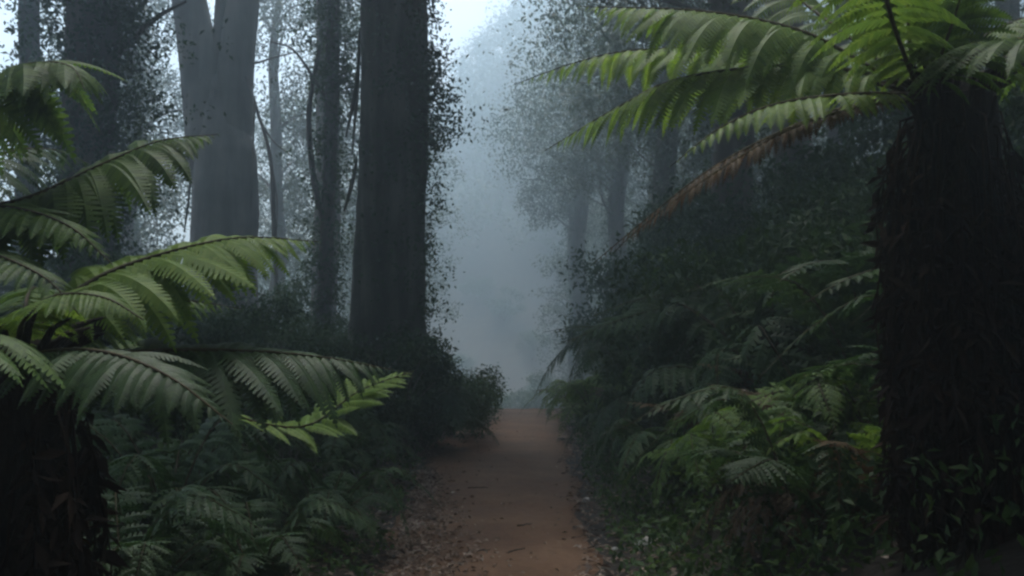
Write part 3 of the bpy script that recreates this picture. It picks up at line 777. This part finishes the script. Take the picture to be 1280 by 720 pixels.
for k, (x, y) in enumerate(far):
    lab = 'faint grey tree deep in the mist ' + ('beyond the left trees' if x < 0 else 'beyond the right bank')
    loc = (x, y, gz(x, y) - .2)
    if k < 3:
        o = ft[k]; o.location = loc; o.rotation_euler = (0, 0, k * 1.1); o['label'] = lab; o['group'] = GF + (' left' if x < 0 else ' right')
    else:
        copy_tree(ft[k % 3], loc, k * 1.1, .9 + .05 * (k % 5), (0, 0), lab, GF + (' left' if x < 0 else ' right'))

# wooded hillside added far behind the gap to block bright sky, one mass
rs = np.random.RandomState(77)
n = 2600
y = 112 + 68 * rs.uniform(0, 1, n); x = -45 + 150 * rs.uniform(0, 1, n) ** 1.1
z = height(x, y)
cs = np.stack([x, y, z + rs.uniform(1, 9, n)], -1)
mb = MB(); leaves(mb, clumps(cs, rs.uniform(1.6, 3.2, n), 64, rs, 1.1), .6, rs, down=.4, aspect=.5)
tag(mb.build('sky_blocking_wood', [M['canopy'], M['bark']]), kind='stuff', label='wooded hillside added to block the sky, lost in blue mist behind the path')

# trees added for shade: crowns out of view block light over the near path
over = [(-9.5, 7, 13, (-9.2, 5), (6, 7, 2.0), 'unseen tree added for shade above the short tree fern, trunk outside the frame'),
        (9.0, 6, 13.5, (8.2, 6.5), (6, 7, 2.0), 'unseen tree added for shade above the large tree fern, trunk outside the frame'),
        (-6, -5, 12, (-5, -4), (7, 5, 2.0), 'unseen tree added behind the viewer to shade the left verge'),
        (6, -4.5, 12.5, (5, -4), (7, 5, 2.0), 'unseen tree added behind the viewer to shade the right verge'),
        (5.5, 19.5, 14, (.5, 16.5), (5.5, 4, 1.5), 'tree added so its unseen crown shades the path from above the frame'),
        (-5.5, 29, 15, (1.5, 27.5), (6, 5.5, 1.6), 'tree added so its crown, out of view, shades the far end of the path'),
        (10.5, 14, 14, (8.8, 15), (6, 6, 2.2), 'unseen tree added to shade the middle of the right bank'),
        (-14, 13, 14, (-9.5, 15), (7, 6, 2.0), 'unseen tree added so its crown shades the left understorey')]
for k, (x, y, h, cc, rad_, lab) in enumerate(over):
    g = gz(x, y) - .2; b = Vector((x, y, g)); r = random.Random(90 + k)
    pts = [(x, y, g)] + [(x + r.uniform(-.15, .15), y + r.uniform(-.15, .15), g + (h - g) * q / 5) for q in range(1, 6)]
    build_tree('tree', lab, 'tree', b, pts, [.4, .38, .35, .32, .28, .2], M['bark'], 95 + k,
               limbs=[([(x, y, h - 3), (x + dx * .5, y + dy * .5, h - 1.2), (x + dx, y + dy, h)], .14, .04) for dx, dy in ((3, 1), (-3, 1.5), (1, -3.5))],
               crown=[((cc[0], cc[1], h), rad_, 22000, .4)] + ([((-3.1, 10.3, h - 1), (2.4, 1.9, 1.2), 5200, .36)] if k == 0 else []))  # extra low crown added to shade the ferns at lower left

# ------------------------------------------------------------------ mist
mb = MB()
x0, x1, y0, y1, z0, z1 = -125, 125, -32, 188, -9.5, float(height(gx, gy).max()) + 14
zmin = float(height(gx, gy).min()); z0 = zmin - 1.0
c = np.array([(x0, y0, z0), (x1, y0, z0), (x1, y1, z0), (x0, y1, z0), (x0, y0, z1), (x1, y0, z1), (x1, y1, z1), (x0, y1, z1)], float)
mb.add(c, [(0, 3, 2, 1), (4, 5, 6, 7), (0, 1, 5, 4), (1, 2, 6, 5), (2, 3, 7, 6), (3, 0, 4, 7)])
m, nt, N, L = new_mat('mist')
pv = N.new('ShaderNodeVolumePrincipled')
pv.inputs['Color'].default_value = (.69, .87, 1.0, 1)
pv.inputs['Density'].default_value = 0.0082
pv.inputs['Anisotropy'].default_value = 0.74
o = N.new('ShaderNodeOutputMaterial'); L.new(pv.outputs[0], o.inputs['Volume'])
tag(mb.build('haze', m, smooth=False), kind='stuff', label='pale blue grey mist filling the forest')

# ------------------------------------------------------------------ light
SUN_AZ = -8.0      # degrees from +y towards -x is negative x
SUN_EL = 70.0
w = bpy.data.worlds.new('World'); S.world = w; w.use_nodes = True
nt = w.node_tree; nt.nodes.clear()
sky = nt.nodes.new('ShaderNodeTexSky'); sky.sky_type = 'NISHITA'; sky.sun_disc = False
sky.sun_elevation = R(SUN_EL); sky.sun_rotation = R(SUN_AZ)
sky.dust_density = 6.0; sky.air_density = 1.2; sky.ozone_density = 1.0
hs = nt.nodes.new('ShaderNodeHueSaturation'); hs.inputs['Saturation'].default_value = .75
bg = nt.nodes.new('ShaderNodeBackground'); bg.inputs['Strength'].default_value = 0.13
ow = nt.nodes.new('ShaderNodeOutputWorld')
nt.links.new(sky.outputs[0], hs.inputs['Color']); nt.links.new(hs.outputs[0], bg.inputs['Color']); nt.links.new(bg.outputs[0], ow.inputs['Surface'])

sl = bpy.data.lights.new('sun', 'SUN'); sl.energy = 2.6; sl.angle = R(20); sl.color = (1, .96, .9)
so = bpy.data.objects.new('sun', sl); col.objects.link(so)
a, e = R(SUN_AZ), R(SUN_EL)
dv = Vector((math.sin(a) * math.cos(e), math.cos(a) * math.cos(e), math.sin(e)))
so.rotation_euler = dv.to_track_quat('Z', 'Y').to_euler()
so.location = dv * 30

# ------------------------------------------------------------------ camera and render
cd = bpy.data.cameras.new('camera'); cd.sensor_width = 36; cd.lens = F * 36 / 1280; cd.clip_end = 1000; cd.clip_start = .05
co = bpy.data.objects.new('camera', cd); col.objects.link(co)
co.location = CAM; co.rotation_euler = (R(90) + PITCH, 0, 0)
S.camera = co
S.view_settings.view_transform = 'Standard'; S.view_settings.look = 'None'; S.view_settings.gamma = 1.0
S.view_settings.exposure = 1.36
S.view_settings.use_curve_mapping = False
cy = S.cycles
cy.use_denoising = True
try:
    cy.denoiser = 'OPENIMAGEDENOISE'
except Exception:
    pass
cy.max_bounces = 6; cy.diffuse_bounces = 3; cy.glossy_bounces = 2; cy.transmission_bounces = 4; cy.volume_bounces = 1
cy.transparent_max_bounces = 8
cy.filter_width = 2.5
